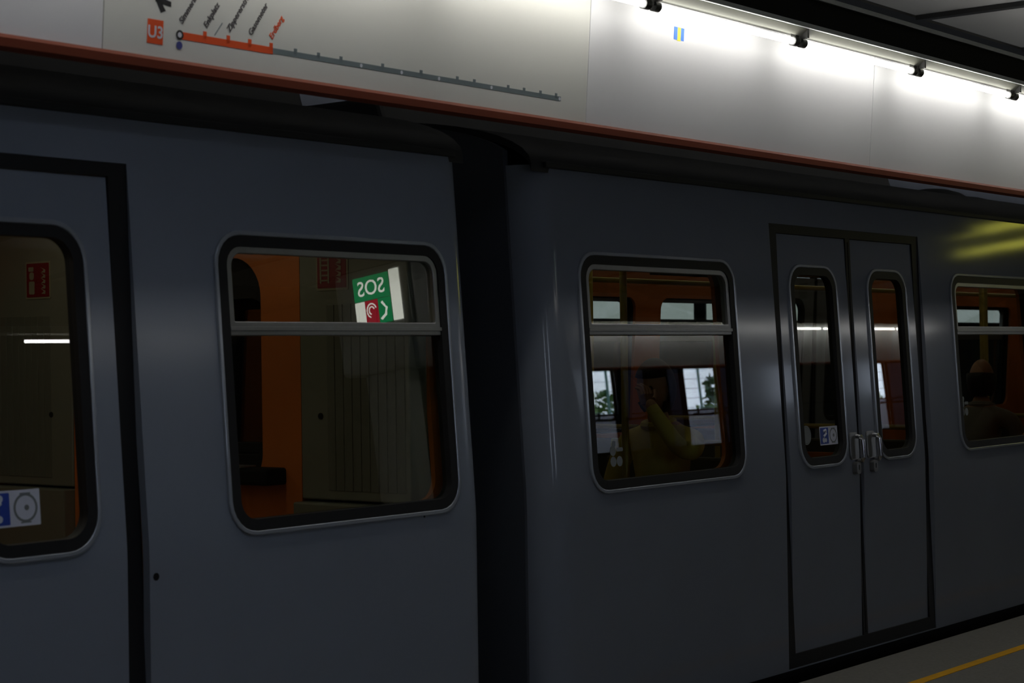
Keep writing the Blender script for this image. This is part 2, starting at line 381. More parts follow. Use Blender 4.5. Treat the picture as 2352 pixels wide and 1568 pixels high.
def bench(root, x, face, y0, y1):
    """a transverse double seat; face = -1 looks toward -X"""
    f = lambda a, z: (x+face*a, z)
    s = MB(); p = [f(0, .50), f(.42, .54), f(.45, .50), f(.42, .46), f(.05, .44)]
    n = len(p); s.add([(a, y0, z) for a, z in p]+[(a, y1, z) for a, z in p], [(i, (i+1) % n, n+(i+1) % n, n+i) for i in range(n)]+[tuple(range(n)), tuple(range(n, 2*n))])
    b = obj('bench_seat', s, 'seat', root, False, .01)
    s = MB(); p = [f(-.02, .46), f(.04, .46), f(-.04, 1.02), f(-.09, 1.02)]
    n = len(p); s.add([(a, y0, z) for a, z in p]+[(a, y1, z) for a, z in p], [(i, (i+1) % n, n+(i+1) % n, n+i) for i in range(n)]+[tuple(range(n)), tuple(range(n, 2*n))])
    obj('backrest', s, 'seat', b, False, .012)
    obj('seat_support', MB().box(min(x, x+face*.38)+.05, max(x, x+face*.38)-.05, y0+.05, y1-.05, .10, .45), 'seat', b)
    obj('grab_rail', MB().tube([(x-face*.07, y0+.02, 1.0), (x-face*.07, y0+.02, 1.09), (x-face*.07, y1-.02, 1.09), (x-face*.07, y1-.02, 1.0)], .014, 8), 'yellow', b, True)
    return b

# ---- front (left) carriage
X1E = 5.295
c1, d1 = carriage('metro_carriage', 'silver grey metro carriage on the left, its end showing by the dark gap', -3.2, X1E, .10,
                  [(4.02, 5.13), (-1.0, .1), (.5, 1.6)], [(2.105, 3.675)], [(.5, 1.6), (4.02, 5.0)], [(2.105, 3.675)])
door_sticker(next(c for c in d1[0][1].children if c.name.startswith('door_glass')), 3.10, 3.302, 1.055, 1.158, near, .025, 'blue and white pictogram sticker at the foot of the glass')
BX = 5.006
fb = lambda y, off, z: (BX+off, y, z)
def cabinet(root, y0, y1, side):
    c = obj('equipment_cabinet', MB().box(BX, BX+.16, y0, y1, .985, 2.20), 'beige', root, False, .006)
    n = 9
    for zt, zb in ((2.19, 1.00),):
        a, b = (y0+.02, y1-.14) if side < 0 else (y0+.14, y1-.02)
        g = MB()
        for k in range(n):
            ya = a+(b-a)*k/n; g.box(BX-.003, BX+.001, ya+.0022, ya+(b-a)/n-.0022, 1.02, 1.72)
        obj('slatted_door', g, 'beige_dark', c, False, .002)
    obj('plinth', MB().box(BX-.05, BX+.16, y0, y1, .10, .975), 'beige', c, False, .006)
    return c
def warn_frame(c, y0, y1, z0, z1):
    s = obj('warning_sign', MB().slab(rr(y0-.008, y1+.008, z0-.008, z1+.008, .004, 3), fb, -.003, 0), 'cream', c)
    obj('red_field', MB().slab(rr(y0, y1, z0, z1, .003, 3), fb, -.0042, -.003), 'red', s)
    return s
def flames(mb, y, z0, z1, f):
    for k in range(5):
        z = z0+(z1-z0)*k/5
        mb.slab([(y-.014, z), (y+.012, z+.002), (y-.006, z+.012), (y+.016, z+.024), (y-.016, z+.014)], f, -.0056, -.0042)
cn = cabinet(c1, 4.42, 4.974, -1); cf = cabinet(c1, 6.343, 6.90, 1)
obj('keyhole', MB().tube([(BX-.004, 4.869, 1.30), (BX+.01, 4.869, 1.30)], .012, 12), 'black', cn)
obj('keyhole', MB().tube([(BX-.004, 6.485, 1.292), (BX+.01, 6.485, 1.292)], .012, 12), 'black', cf)
s = warn_frame(cn, 4.724, 4.873, 1.782, 1.93)       # ladder and flames (seen from -X: +Y is on the left)
g = MB()
for yy in (4.815, 4.855): g.slab(rr(yy-.004, yy+.004, 1.80, 1.92, .001, 3), fb, -.0056, -.0042)
for k in range(6): g.slab(rr(4.815, 4.855, 1.808+k*.019, 1.814+k*.019, .001, 3), fb, -.0056, -.0042)
obj('ladder_pictogram', g, 'cream', s); g = MB(); flames(g, 4.765, 1.80, 1.92, fb); obj('flame_pictogram', g, 'cream', s)
s = warn_frame(cf, 6.485, 6.640, 1.803, 1.95)
g = MB(); g.slab(rr(6.585, 6.622, 1.815, 1.872, .006, 4), fb, -.0056, -.0042).slab(rr(6.588, 6.619, 1.878, 1.912, .012, 4), fb, -.0056, -.0042).slab(rr(6.590, 6.625, 1.915, 1.934, .004, 4), fb, -.0056, -.0042)
obj('extinguisher_pictogram', g, 'cream', s); g = MB(); flames(g, 6.525, 1.815, 1.93, fb); obj('flame_pictogram', g, 'cream', s)
# orange gangway portal between the cabinets with dark rounded window opening
po = [(4.978, .10), (6.339, .10), (6.339, 2.2), (4.978, 2.2)]
def loopfill(name, outer, inner, f, off, th, material, parent):
    bm = bmesh.new(); ed = []
    for L in (outer, inner):
        vs = [bm.verts.new(f(a, off, z)) for a, z in L]
        for i in range(len(vs)): ed.append(bm.edges.new((vs[i], vs[(i+1) % len(vs)])))
    bmesh.ops.triangle_fill(bm, use_beauty=True, edges=ed, normal=Vector(f(0, 1, 0))-Vector(f(0, 0, 0)))
    me = bpy.data.meshes.new(name); bm.to_mesh(me); bm.free(); me.materials.append(M[material])
    o = link(name, me, parent); sm = o.modifiers.new('solidify', 'SOLIDIFY'); sm.thickness = th; sm.offset = 0; return o
pt = loopfill('gangway_portal', po, rr(5.19, 6.127, 1.03, 1.92, (.12, .12, .16, .16), 9), fb, .03, .05, 'orange', c1)
obj('gangway_door', MB().ring(rr(5.18, 6.14, 1.02, 1.93, .12), rr(5.225, 6.09, 1.14, 1.76, .09), fb, .07, .11), 'rubber', pt, True)
obj('console_tray', MB().box(BX-.10, BX+.03, 5.063, 5.9, 1.035, 1.10), 'black', pt, False, .012)
obj('console_edge', MB().box(BX-.105, BX-.02, 5.20, 5.9, 1.10, 1.108), 'alu', pt, False, .002)
obj('grab_pole', MB().tube([(2.95, 4.62, .1), (2.95, 4.62, 2.2)], .016, 10), 'yellow', c1, True)
obj('grab_pole', MB().tube([(2.0, 5.2, .1), (2.0, 5.2, 2.2)], .016, 10), 'yellow', c1, True)
obj('grab_rail', MB().tube([(3.3, 6.2, 1.62), (3.3, 6.9, 1.62)], .018, 10), 'yellow', c1, True)
obj('floor_edge_strip', MB().box(3.9, 3.95, 4.6, 6.9, .78, .79), 'yellow', c1)
obj('scuff_mark', MB().slab([(3.70+.012*math.cos(a), .865+.012*math.sin(a)) for a in [k*PI/5 for k in range(10)]], near, -.001, .0), 'black', c1)
obj('scuff_mark', MB().slab([(4.94+.004*math.cos(a), .95+.004*math.sin(a)) for a in [k*PI/5 for k in range(10)]], near, -.001, .0), 'black', c1)
obj('roof_unit', MB().prism([(5.15, 2.42), (5.22, 2.66), (6.10, 2.66), (6.17, 2.42)], -2.8, X1E-.03), 'roof', c1, False, .03)

# ---- rear (right) carriage
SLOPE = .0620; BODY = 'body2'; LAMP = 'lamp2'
X2S = 5.70
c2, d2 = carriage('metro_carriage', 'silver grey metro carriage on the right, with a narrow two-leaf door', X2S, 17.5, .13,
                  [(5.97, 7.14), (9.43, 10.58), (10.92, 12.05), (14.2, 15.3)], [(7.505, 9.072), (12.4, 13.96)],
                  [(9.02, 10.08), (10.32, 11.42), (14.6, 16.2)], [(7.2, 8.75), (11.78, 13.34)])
L2, R2, mid2 = d2[0]
door_handle(L2, mid2-.075, near); door_handle(R2, mid2+.105, near)
gl = next(c for c in L2.children if c.name.startswith('door_glass')); gr = next(c for c in R2.children if c.name.startswith('door_glass'))
door_sticker(gl, 7.895, 8.072, 1.06, 1.15, near, .025, 'blue and white pictogram sticker on the left leaf glass')
c = MB(); ring_print(c, 7.765, 1.115, .040, .046, near, .025); disc(c, 7.765, 1.115, .039, near, .025); obj('round_sticker', c, 'ring', gl)
obj('grey_notice', MB().slab(rr(8.475, 8.55, 1.06, 1.155, .003, 3), near, .024, .025), 'ring', gr)
wins = [c for c in c2.children if c.name.startswith('passenger_window')]
priority_mark(next(c for c in wins[0].children if c.name.startswith('window_glass')), 6.17, 1.10, near, .0175)
priority_mark(next(c for c in wins[1].children if c.name.startswith('window_glass')), 9.54, 1.19, near, .0175)
for x, y in ((6.95, 4.82), (7.42, 5.35), (8.0, 5.9), (9.25, 5.35), (9.8, 6.1), (12.2, 5.4), (13.4, 5.9)):
    obj('grab_pole', MB().tube([(x, y, .1), (x, y, 2.2)], .017, 10), 'yellow', c2, True)
for y in (5.1, 6.2): obj('ceiling_rail', MB().tube([(6.2, y, 1.95), (16.5, y, 1.95)], .015, 8), 'yellow', c2, True)
bench(c2, 7.36, -1, 4.44, 5.25); bench(c2, 5.95, 1, 4.44, 5.25); bench(c2, 11.02, -1, 4.44, 5.25); bench(c2, 9.35, 1, 4.44, 5.25)
bench(c2, 10.16, -1, 6.05, 6.86); bench(c2, 10.28, 1, 6.05, 6.86); bench(c2, 8.95, 1, 6.05, 6.86)
for x in (7.44, 9.16): 
    obj('draught_screen', MB().box(x-.012, x+.012, 4.45, 5.25, .10, .95), 'orange', c2, False, .003)
g = MB()
for k in range(9):
    a = k/8; x = 9.25+a*.75
    g.box(x, x+.05, 6.0, 6.01, 2.085-.05*a-.02*math.sin(PI*a), 2.092-.05*a-.02*math.sin(PI*a))
dp = obj('line_display', MB().box(9.0, 10.3, 6.01, 6.05, 1.98, 2.14), 'black', c2); obj('lit_dots', g, 'ledgreen', dp)
obj('roof_unit', MB().prism([(5.15, 2.42), (5.22, 2.62), (6.10, 2.62), (6.17, 2.42)], X2S+.03, 10.42), 'roof', c2, False, .02)
v = MB(); v.ellipsoid((11.6, 5.45, 2.48), (.42, .22, .125)); v.ellipsoid((12.1, 5.45, 2.47), (.50, .22, .11)); obj('roof_ventilator', v, 'roof', c2, True)
obj('partition', MB().box(5.84, 5.87, 4.45, 6.87, .1, 2.2), 'beige', c2)

# ------------------------------------------------------------------ light band above the platform edge
PY0, PY1, PZ0, PZ1 = 4.165, 4.125, 2.41, 2.945      # panel bottom / top
def onp(x, off, z): return (x, PY0+(PY1-PY0)*(z-PZ0)/(PZ1-PZ0)+off, z)
P0 = 3.41; PL = 2.358
places = {-1: 'blank white band panel left of the line map', 0: 'white band panel printed with the metro line map', 1: 'blank white band panel carrying the blue and yellow sticker',
          2: 'blank white band panel second right of the line map', 3: 'blank white band panel at the far right end above the train'}
panels = {}
for k in range(-2, 6):
    a, b = P0+k*PL, P0+(k+1)*PL
    nm = 'line_map_board' if k == 0 else 'white_sign_board'
    o = obj(nm, MB().slab([(a+.002, PZ0), (b-.002, PZ0), (b-.002, PZ1), (a+.002, PZ1)], onp, 0, .02), 'panelw' if k == 0 else 'panel', None, False)
    lab = places.get(k, 'blank white band panel beyond the left edge of the view' if k < 0 else 'blank white band panel beyond the right edge, number %d from the map' % k)
    tag(o, lab, 'sign panel', 'white panels of the light band'); panels[k] = o
lip = obj('band_lip', MB().prism([(4.19, 2.372), (4.155, 2.366), (4.140, 2.376), (4.138, 2.400), (4.150, 2.412), (4.19, 2.412)], P0-2*PL, P0+6*PL), 'lip', None, True)
tag(lip, 'dark orange-red edging strip running along under the white band', 'trim strip')
# line map print, parts of its panel
pn = panels[0]; z_l = 2.489; th = .011
t = MB(); t.slab([(3.70, z_l-th), (4.083, z_l-th), (4.083, z_l+th), (3.70, z_l+th)], onp, -.0010, 0)
for x in (3.797, 3.893, 3.983, 4.075): t.slab([(x-.007, z_l), (x+.007, z_l), (x+.007, z_l+.024), (x-.007, z_l+.024)], onp, -.0010, 0)
o = obj('orange_route_line', t, 'u3', pn)
t = MB(); t.slab([(4.083, z_l-.008), (5.60, z_l-.008), (5.60, z_l+.009), (4.083, z_l+.009)], onp, -.0009, 0)
import_x = [0.1, .205, .31, None, .513, None, .71, None, .905, 1.0, None, 1.195, 1.29, 1.39, 1.487]
for q in import_x:
    if q is not None: x = 4.083+q; t.slab([(x-.007, z_l), (x+.007, z_l), (x+.007, z_l+.019), (x-.007, z_l+.019)], onp, -.0009, 0)
o = obj('grey_route_line', t, 'greyline', pn)
for x in (4.49, 4.692, 4.888, 5.18, 5.592):
    t = MB(); disc(t, x, z_l, .0065, onp, -.001, 12); obj('interchange_dot', t, 'white', o)
t = MB(); ring_print(t, 3.697, z_l+.001, .008, .0145, onp, -.0012, 20); obj('terminus_ring', t, 'ink', pn)
t = MB(); disc(t, 3.697, z_l+.001, .009, onp, -.0010); obj('terminus_dot', t, 'white', pn)
t = MB(); disc(t, 3.697, z_l-.030, .012, onp, -.001); obj('rail_symbol', t, 'navy', pn)
o = obj('line_badge', MB().slab([(3.573, 2.452), (3.633, 2.452), (3.633, 2.523), (3.573, 2.523)], onp, -.0010, 0), 'u3', pn)
t = MB(); text_on(t, 'U3', .050, onp, off=-.0012, at=(3.603, 2.487), center=True, bold=.0008); obj('badge_text', t, 'white', o)
for nm, x in (('Simmering', 3.706), ('Enkplatz', 3.803), ('Zippererstraße', 3.898), ('Gasometer', 3.988)):
    t = MB(); text_on(t, nm, .027, onp, ang=math.radians(57), shear=.15, off=-.0010, at=(x, z_l+.033), bold=.0003); obj('station_name', t, 'inkgrey', pn)
t = MB(); text_on(t, 'Erdberg', .027, onp, ang=math.radians(57), shear=.15, off=-.0010, at=(4.078, z_l+.033), bold=.0003); q = obj('station_name', t, 'u3', pn); q['label'] = 'orange station name at the end of the orange line'
t = MB(); t.slab([(3.583, 2.607), (3.602, 2.607), (3.640, 2.553), (3.622, 2.545)], onp, -.0012, 0); t.slab([(3.60, 2.575), (3.60, 2.595), (3.66, 2.582), (3.66, 2.568)], onp, -.0012, 0)
t.slab([(3.602, 2.607), (3.560, 2.66), (3.575, 2.67), (3.617, 2.617)], onp, -.0012, 0); obj('direction_arrow', t, 'ink', pn)
t = MB(); t.slab([(3.835, z_l+.018), (3.838, z_l+.017), (3.868, z_l+.058), (3.865, z_l+.059)], onp, -.0008, 0); obj('scratch', t, 'greyline', pn)
# blue yellow blue sticker
fs = thing('flag_sticker', 'small blue and yellow striped sticker on the white band under the lit tube', 'sticker', onp(6.391, -.001, 2.807))
w = .074/3
for k, m in enumerate(('flagblue', 'flagyellow', 'flagblue')):
    x = 6.354+k*w; dz = -.001 if k == 1 else .002
    obj('yellow_stripe' if k == 1 else 'blue_stripe', MB().slab([(x, 2.807+dz), (x+w, 2.807+dz), (x+w, 2.861), (x, 2.861)], onp, -.0016, 0), m, fs)

# lamp housing over the tubes, and tubes
TZ, TY = 2.8724, 3.98
HX0, HX1 = P0-2*PL, P0+6*PL
h = obj('lamp_housing', MB().prism([(4.130, 2.948), (4.00, 2.932), (3.966, 2.8985), (3.963, 2.897), (3.930, 2.923), (3.936, 2.945), (4.14, 2.985)], HX0, HX1), 'housing', None)
tag(h, 'long grey enamel lamp housing above the row of lit tubes', 'lamp housing')
obj('front_rail', MB().box(HX0, HX1, 3.898, 3.914, 2.9195, 2.9395), 'rail', h, False, .003)
obj('cover_strip', MB().prism([(3.900, 2.9395), (3.915, 2.9395), (3.95, 2.965), (4.16, 2.995), (4.16, 3.04), (3.900, 3.03)], HX0, HX1), 'black', h)
def tube_at(x0, L, y, z, parent=None):
    t = MB().tube([(x0+.012, y, z), (x0+L-.012, y, z)], .0145, 14)
    return t
PITCH = 1.157; TX0 = 5.995
labs = {-1: 'lit fluorescent tube whose end shows at the top edge, left of the flag sticker', 0: 'lit fluorescent tube right above the blue and yellow sticker', 1: 'second lit fluorescent tube to the right of the sticker',
        2: 'third lit fluorescent tube to the right of the sticker', 3: 'cut-off lit fluorescent tube at the right edge of the photo'}
for k in range(-3, 6):
    x = TX0+k*PITCH
    lab = labs.get(k, 'lit fluorescent tube out of view above the line map, %d before the sticker' % -k if k < 0 else 'lit fluorescent tube out of view past the right edge, %d after the sticker' % k)
    t = thing('fluorescent_tube', lab, 'lamp', (x+.54, TY, TZ), 'lit tubes of the light band')
    obj('tube', tube_at(x, 1.075, TY, TZ), 'tube', t, True)
    for e, s in ((x, -1), (x+1.075, 1)):
        hd = MB().tube([(e-.012*s, TY, TZ), (e+.026*s, TY, TZ)], .021, 12); hd.box(min(e, e+.03*s), max(e, e+.03*s), TY-.012, TY+.012, TZ, 2.922)
        obj('lamp_holder', hd, 'holder', t, True)
    obj('spring_clip', MB().box(x-.045, x-.03, TY-.05, TY-.02, 2.885, 2.945), 'holder', t)

# ------------------------------------------------------------------ hall shell
XA, XB = -14, 52
struct('floor', MB().box(XA, XB, -4.2, 4.2, -.16, 0), 'conc')
tr = struct('trim_1', MB().box(XA, XB, 3.728, 3.785, 0, .002), 'stripe')
struct('trim_2', MB().box(XA, XB, -3.785, -3.728, 0, .002), 'stripe')
struct('wall_platform_edge', MB().box(XA, XB, 3.9, 4.05, -1.1, -.16), 'conc2')
struct('floor_track', MB().box(XA, XB, 4.05, 9.2, -1.2, -1.1), 'conc2')
struct('floor_track_opposite', MB().box(XA, XB, -8.2, -4.05, -1.2, -1.1), 'conc2')
struct('wall_platform_edge_opposite', MB().box(XA, XB, -4.05, -3.9, -1.1, -.16), 'conc2')
CZ = 3.6; g = MB()
JX = 10.60; JP = 1.65
SLOT0, SLOT1 = 2.0, 2.27
for k in range(-15, 26):
    a = JX+k*JP
    if a < XA-1 or a > XB: continue
    if k in (-6, -5):      # two panels cut by a slot, added to let daylight onto the train
        g.box(a+.035, a+JP-.035, -5.0, SLOT0, CZ, CZ+.05); g.box(a+.035, a+JP-.035, SLOT1, 5.08, CZ, CZ+.05)
    else: g.box(a+.035, a+JP-.035, -5.0, 5.08, CZ, CZ+.05)
struct('ceiling', g, 'ceil')
b = MB()
for k in range(-14, 26): b.box(JX+k*JP-.034, JX+k*JP+.034, -5.1, 5.08, CZ-.03, CZ+.02)
b.box(XA, XB, 5.12, 5.35, CZ+.0, CZ+.2); b.box(XA, XB, -5.35, -5.0, CZ-.12, CZ+.2); b.box(XA, XB, 5.35, 9.02, CZ+.10, CZ+.2); b.box(XA, XB, -8.2, -5.35, CZ+.1, CZ+.2)  # gap left before the far wall, added so daylight brightens it
b.box(XA, XB, -5.35, SLOT0, CZ+.06, CZ+.12); b.box(XA, XB, SLOT1, 5.35, CZ+.06, CZ+.12); b.box(XA, .70, SLOT0, SLOT1, CZ+.06, CZ+.12); b.box(4.0, XB, SLOT0, SLOT1, CZ+.06, CZ+.12)
struct('trim_ceiling_beams', b, 'beam')
r_ = struct('trim_cable_duct', MB().box(XA, XB, 4.13, 4.30, 3.02, 3.14), 'black')
obj('duct_edge', MB().box(XA, XB, 4.115, 4.135, 3.138, 3.160), 'rail', r_)
struct('wall_far', MB().box(XA, XB, 9.2, 9.35, -1.2, 4.6), 'conc2')
for i, (a, b_, lab) in enumerate(((9.0, 14.25, 'pale panel with added glow on the far track wall, seen through both windows of the left bays'), (14.42, 15.7, 'narrow pale panel with added glow on the far track wall'), (16.0, 17.2, 'pale panel with added glow on the far track wall, seen through the left door leaf'), (18.5, 22.5, 'pale panel with added glow on the far track wall, seen through the window at right'))):
    t = thing('glow_panel', lab, 'wall panel', ((a+b_)/2, 9.15, 1.80), 'glowing panels on the far wall')
    obj('case', MB().box(a, b_, 9.09, 9.185, 1.79, 2.41), 'ledbox', t, False, .01); obj('glow_face', MB().box(a+.03, b_-.03, 9.083, 9.091, 1.82, 2.38), 'panelglow', t)  # face glows to make up for light missing on the far wall
struct('wall_left_end', MB().box(XA-.2, XA, -8.2, 9.3, -1.2, 4.6), 'wall')
struct('wall_right_end', MB().box(XB, XB+.2, -8.2, 9.3, -1.2, 4.6), 'wall')
for k in range(12):
    x = 2.0+k*1.25
    tag(obj('fill_tube', MB().tube([(x, 4.27, 3.156), (x+1.2, 4.27, 3.156)], .011, 10), 'upfill', None, True), 'unseen tube added on top of the black cable duct to light the ceiling', 'lamp', 'added fill tubes on the cable duct')  # hidden tubes added to brighten the ceiling panels
# back wall across the second track, with the daylight windows
WY = -8.0; SILL, HEAD = 1.50, 3.02
wins_ = [(23.02, 23.86, 'a'), (25.88, 26.92, 'b'), (28.75, 29.55, 'a'), (32.2, 33.22, 'b')]+[(-.6, .3, 'a'), (2.8, 3.7, 'a'), (24.10, 24.74, 'f'), (25.38, 25.79, 'f'), (27.02, 27.7, 'f'), (22.1, 22.9, 'f'), (33.34, 34.1, 'f')]
edges_ = sorted(wins_); g = MB(); x = XA
g.box(XA, XB, WY-.06, WY, -1.2, SILL); g.box(XA, XB, WY-.06, WY, HEAD, 4.6)
for a, b_, _ in edges_: g.box(x, a, WY-.06, WY, SILL, HEAD); x = b_
g.box(x, XB, WY-.06, WY, SILL, HEAD)
struct('wall_back', g, 'wall')
for i, (a, b_, kd) in enumerate(edges_):
    f = MB(); fw = .05
    for c in (a-fw, b_): f.box(c, c+fw, WY-.065, WY+.01, SILL-.05, HEAD+.05)
    f.box(a-fw, b_+fw, WY-.065, WY+.01, HEAD, HEAD+.05); f.box(a-fw, b_+fw, WY-.065, WY+.01, SILL-.05, SILL)
    f.box(a, b_, WY-.03, WY+.01, 1.985, 2.02)
    w = struct('window_%d' % (i+1), f, 'frame')
    obj('frosted_pane' if kd == 'f' else 'clear_pane', MB().box(a, b_, WY-.045, WY-.0449, SILL, HEAD), 'frosted' if kd == 'f' else 'clear', w)
# railing cable with clips
g = MB().tube([(22, WY+.10, 2.075), (34.5, WY+.10, 2.075)], .012, 6)
rl = obj('cable_rail', g, 'black'); tag(rl, 'dark bar with small clips running along the wall windows', 'rail')
for x in (23.2, 23.62, 24.5, 26.05, 26.6, 27.2, 32.6):
    obj('clip', MB().tube([(x, WY+.0, 2.0), (x, WY+.10, 2.02), (x, WY+.10, 2.10)], .022, 8), 'black', rl)

# outside: low parapet, fence, bushes
struct('ground_outside', MB().box(XA-10, XB+30, -40, -8.3, -.2, 0), 'earth')
pw = obj('parapet', MB().box(10, 60, -9.6, -9.45, 0, 2.20), 'para'); tag(pw, 'pale parapet wall outside, seen through the reflected windows', 'wall')
fn = thing('wire_fence', 'thin teal wire fence outside, mirrored in the carriage window', 'fence', (36, -12, 0))
obj('top_rail', MB().tube([(16, -12, 3.28), (60, -12, 3.28)], .03, 6), 'fence', fn)
for k in range(12): obj('wire', MB().tube([(16, -12, 2.2+k*.1), (60, -12, 2.2+k*.1)], .005, 4), 'fence', fn) if k % 2 == 0 else None
for x in (18.2, 20.8, 23.4, 26.0, 29.32, 32.65, 35.3, 38, 40.6, 43.2): obj('post', MB().box(x-.018, x+.018, -12.02, -11.98, 0, 3.3), 'fence', fn)
def bush(x, y, h, rad, lab, conifer=False, seed=1):
    rnd = random.Random(seed); m = MB()
    t = thing('conifer' if conifer else 'bush', lab, 'tree' if conifer else 'bush', (x, y, 0), 'greenery behind the fence')
    for k in range(420):
        u = rnd.random(); a = rnd.random()*2*PI
        z = h*(.05+.95*u); R = rad*((1-u)**.8 if conifer else math.sqrt(max(.02, 1-(2*u-1)**2)))*(.5+.5*rnd.random())
        p = Vector((x+R*math.cos(a), y+R*math.sin(a), z)); s = .10+.10*rnd.random()
        d = Vector((rnd.uniform(-1, 1), rnd.uniform(-1, 1), rnd.uniform(-.3, 1.2))).normalized()*s; e = d.cross(Vector((rnd.random(), rnd.random(), .3))).normalized()*s*.45
        m.add([p-e*.6, p+d*.5-e, p+d*1.2, p+d*.5+e], [(0, 1, 2, 3)])
    obj('foliage', m, 'leaf2' if conifer else 'leaf', t, recalc=False); obj('trunk', MB().tube([(x, y, 0), (x, y, h*.7)], [.09, .03], 7), 'bark', t)
bi = 0
for x, y, h, rd, con, lab in ((29.95, -12.6, 2.8, .55, False, 'pale green bush mirrored at the left of the carriage window'), (28.6, -12.9, 2.6, .7, False, 'low green bush beyond the left mirrored window'), (31.5, -12.8, 2.4, .8, False, 'low bush behind the pale wall panel'),
                              (35.3, -13.4, 3.1, .5, True, 'taller dark conifer mirrored at the right of the window'), (35.0, -12.9, 3.0, .42, True, 'shorter dark conifer at the right of the taller one'), (34.4, -13.0, 2.45, .7, False, 'green bush at the foot of the conifers'), (36.9, -13.4, 2.6, .6, False, 'green bush right of the conifers'),
                              (42.0, -13.5, 2.7, .9, False, 'green bush mirrored in the right door leaf glass'), (43.6, -13.8, 2.6, .9, False, 'green bush right of the one in the door glass')):
    bi += 1; bush(x, y, h, rd, lab, con, bi)

# ------------------------------------------------------------------ opposite light band (seen mirrored in the glass)
def onq(x, off, z): p = onp(x, off, z); return (p[0], -p[1], p[2])
def mir(prof_): return [(-y, z) for y, z in prof_]
ob = thing('opposite_light_band', 'lit white light band over the other platform edge, seen mirrored', 'light band', (32, -4.1, 2.37))
obj('white_panel', MB().slab([(17.6, PZ0), (27.2, PZ0), (27.2, PZ1), (17.6, PZ1)], onq, 0, .02), 'panel', ob)
obj('band_lip', MB().prism(mir([(4.19, 2.372), (4.155, 2.366), (4.140, 2.376), (4.138, 2.400), (4.150, 2.412), (4.19, 2.412)]), 17.6, 27.2), 'lip', ob, True)
obj('lamp_housing', MB().prism(mir([(4.14, 2.948), (4.02, 2.955), (3.96, 2.962), (3.945, 2.935), (3.93, 2.935), (3.93, 2.99), (4.14, 3.03)]), 17.6, 27.2), 'housing', ob)
for k in range(8):
    x = 17.7+k*PITCH; obj('tube', tube_at(x, 1.075, -TY, TZ), 'tube', ob, True)
ob2 = thing('strip_light', 'short bare strip light over the other platform edge, mirrored beside the left door', 'lamp', (11.3, -4.1, 2.9))
obj('lamp_housing', MB().prism(mir([(4.14, 2.948), (4.02, 2.955), (3.945, 2.935), (3.93, 2.99), (4.14, 3.03)]), 9.3, 11.95), 'housing', ob2)
for k in range(2): obj('tube', tube_at(9.62+k*PITCH, 1.075, -TY, TZ), 'tube', ob2, True)

# ------------------------------------------------------------------ SOS pillar and departure display (seen mirrored)
SX = 8.5; fsx = lambda y, off, z: (SX+off, y, z)      # face looks toward -X, so +Y is on the viewer's left
sp = thing('emergency_pillar', 'white emergency call pillar with green SOS sign, mirrored in the upper window pane', 'emergency call point', (8.62, .97, 0))
obj('case', MB().box(8.502, 8.75, .66, 1.28, 1.9, 2.56), 'sosbox', sp, False, .03)
obj('post', MB().box(8.56, 8.70, .80, 1.14, 0, 1.9), 'sosbox', sp, False, .02)
obj('side_cap', MB().box(8.495, 8.76, 1.285, 1.33, 1.88, 2.57), 'alu', sp, False, .01)
gp_ = obj('green_field', MB().slab(rr(.83, 1.13, 2.36, 2.51, .004, 3), fsx, -.003, 0), 'sosgreen', sp)
mirror_f = lambda u, off, z: (SX+off, -u, z)     # text reads correctly for someone looking along +X
t = MB(); text_on(t, 'SOS', .135, mirror_f, off=-.004, at=(-.98, 2.437), center=True, bold=.001); obj('sos_text', t, 'soswhite', gp_)
lw = obj('green_tile', MB().slab(rr(1.025, 1.13, 2.20, 2.355, .004, 3), fsx, -.003, 0), 'sosgreen', sp)
t = MB().tube([mirror_f(-1.06, -.005, 2.33), mirror_f(-1.095, -.005, 2.29), mirror_f(-1.085, -.005, 2.25), mirror_f(-1.045, -.005, 2.225)], .009, 6); obj('phone_pictogram', t, 'soswhite', lw)
rt = obj('red_tile', MB().slab(rr(.915, 1.02, 2.20, 2.355, .004, 3), fsx, -.003, 0), 'sosred', sp)
t = MB()
for q in (.022, .040): t.tube([mirror_f(-.968+q*math.cos(a), -.005, 2.29+q*1.1*math.sin(a)) for a in [PI*.9-PI*1.3*i/9 for i in range(10)]], .0045, 5)
obj('alarm_pictogram', t, 'soswhite', rt)
obj('white_tile', MB().slab(rr(.83, .91, 2.20, 2.355, .004, 3), fsx, -.003, 0), 'soswhite', sp)
obj('lit_strip', MB().slab(rr(1.14, 1.22, 2.20, 2.52, .004, 3), fsx, -.003, 0), 'soswhite', sp)
DX = 16.0; fdx = lambda y, off, z: (DX+off, y, z)
dp = thing('departure_display', 'hanging departure display with two yellow rows, mirrored on the body at far right', 'display', (DX+.1, 2.3, 2.62))
obj('case', MB().box(DX, DX+.22, 1.40, 3.2, 2.62, 3.08), 'ledbox', dp, False, .02)
for y in (1.7, 2.9): obj('hanger', MB().tube([(DX+.11, y, 3.08), (DX+.11, y, CZ)], .025, 8), 'beam', dp)
for za, zb_ in ((2.905, 3.0), (2.715, 2.795)):
    q = MB().slab(rr(1.50, 1.555, za, zb_, .01, 4), fdx, -.004, 0)
    q.slab([(1.575, za+.02), (1.7, za), (1.9, za+.012), (2.05, za-.002), (2.22, za+.004), (2.22, zb_-.012), (2.0, zb_-.002), (1.8, zb_-.02), (1.62, zb_-.012)], fdx, -.004, 0)
    q.slab(rr(2.26, 3.05, za, zb_, .01, 4), fdx, -.004, 0)
    obj('text_row', q, 'led', dp)

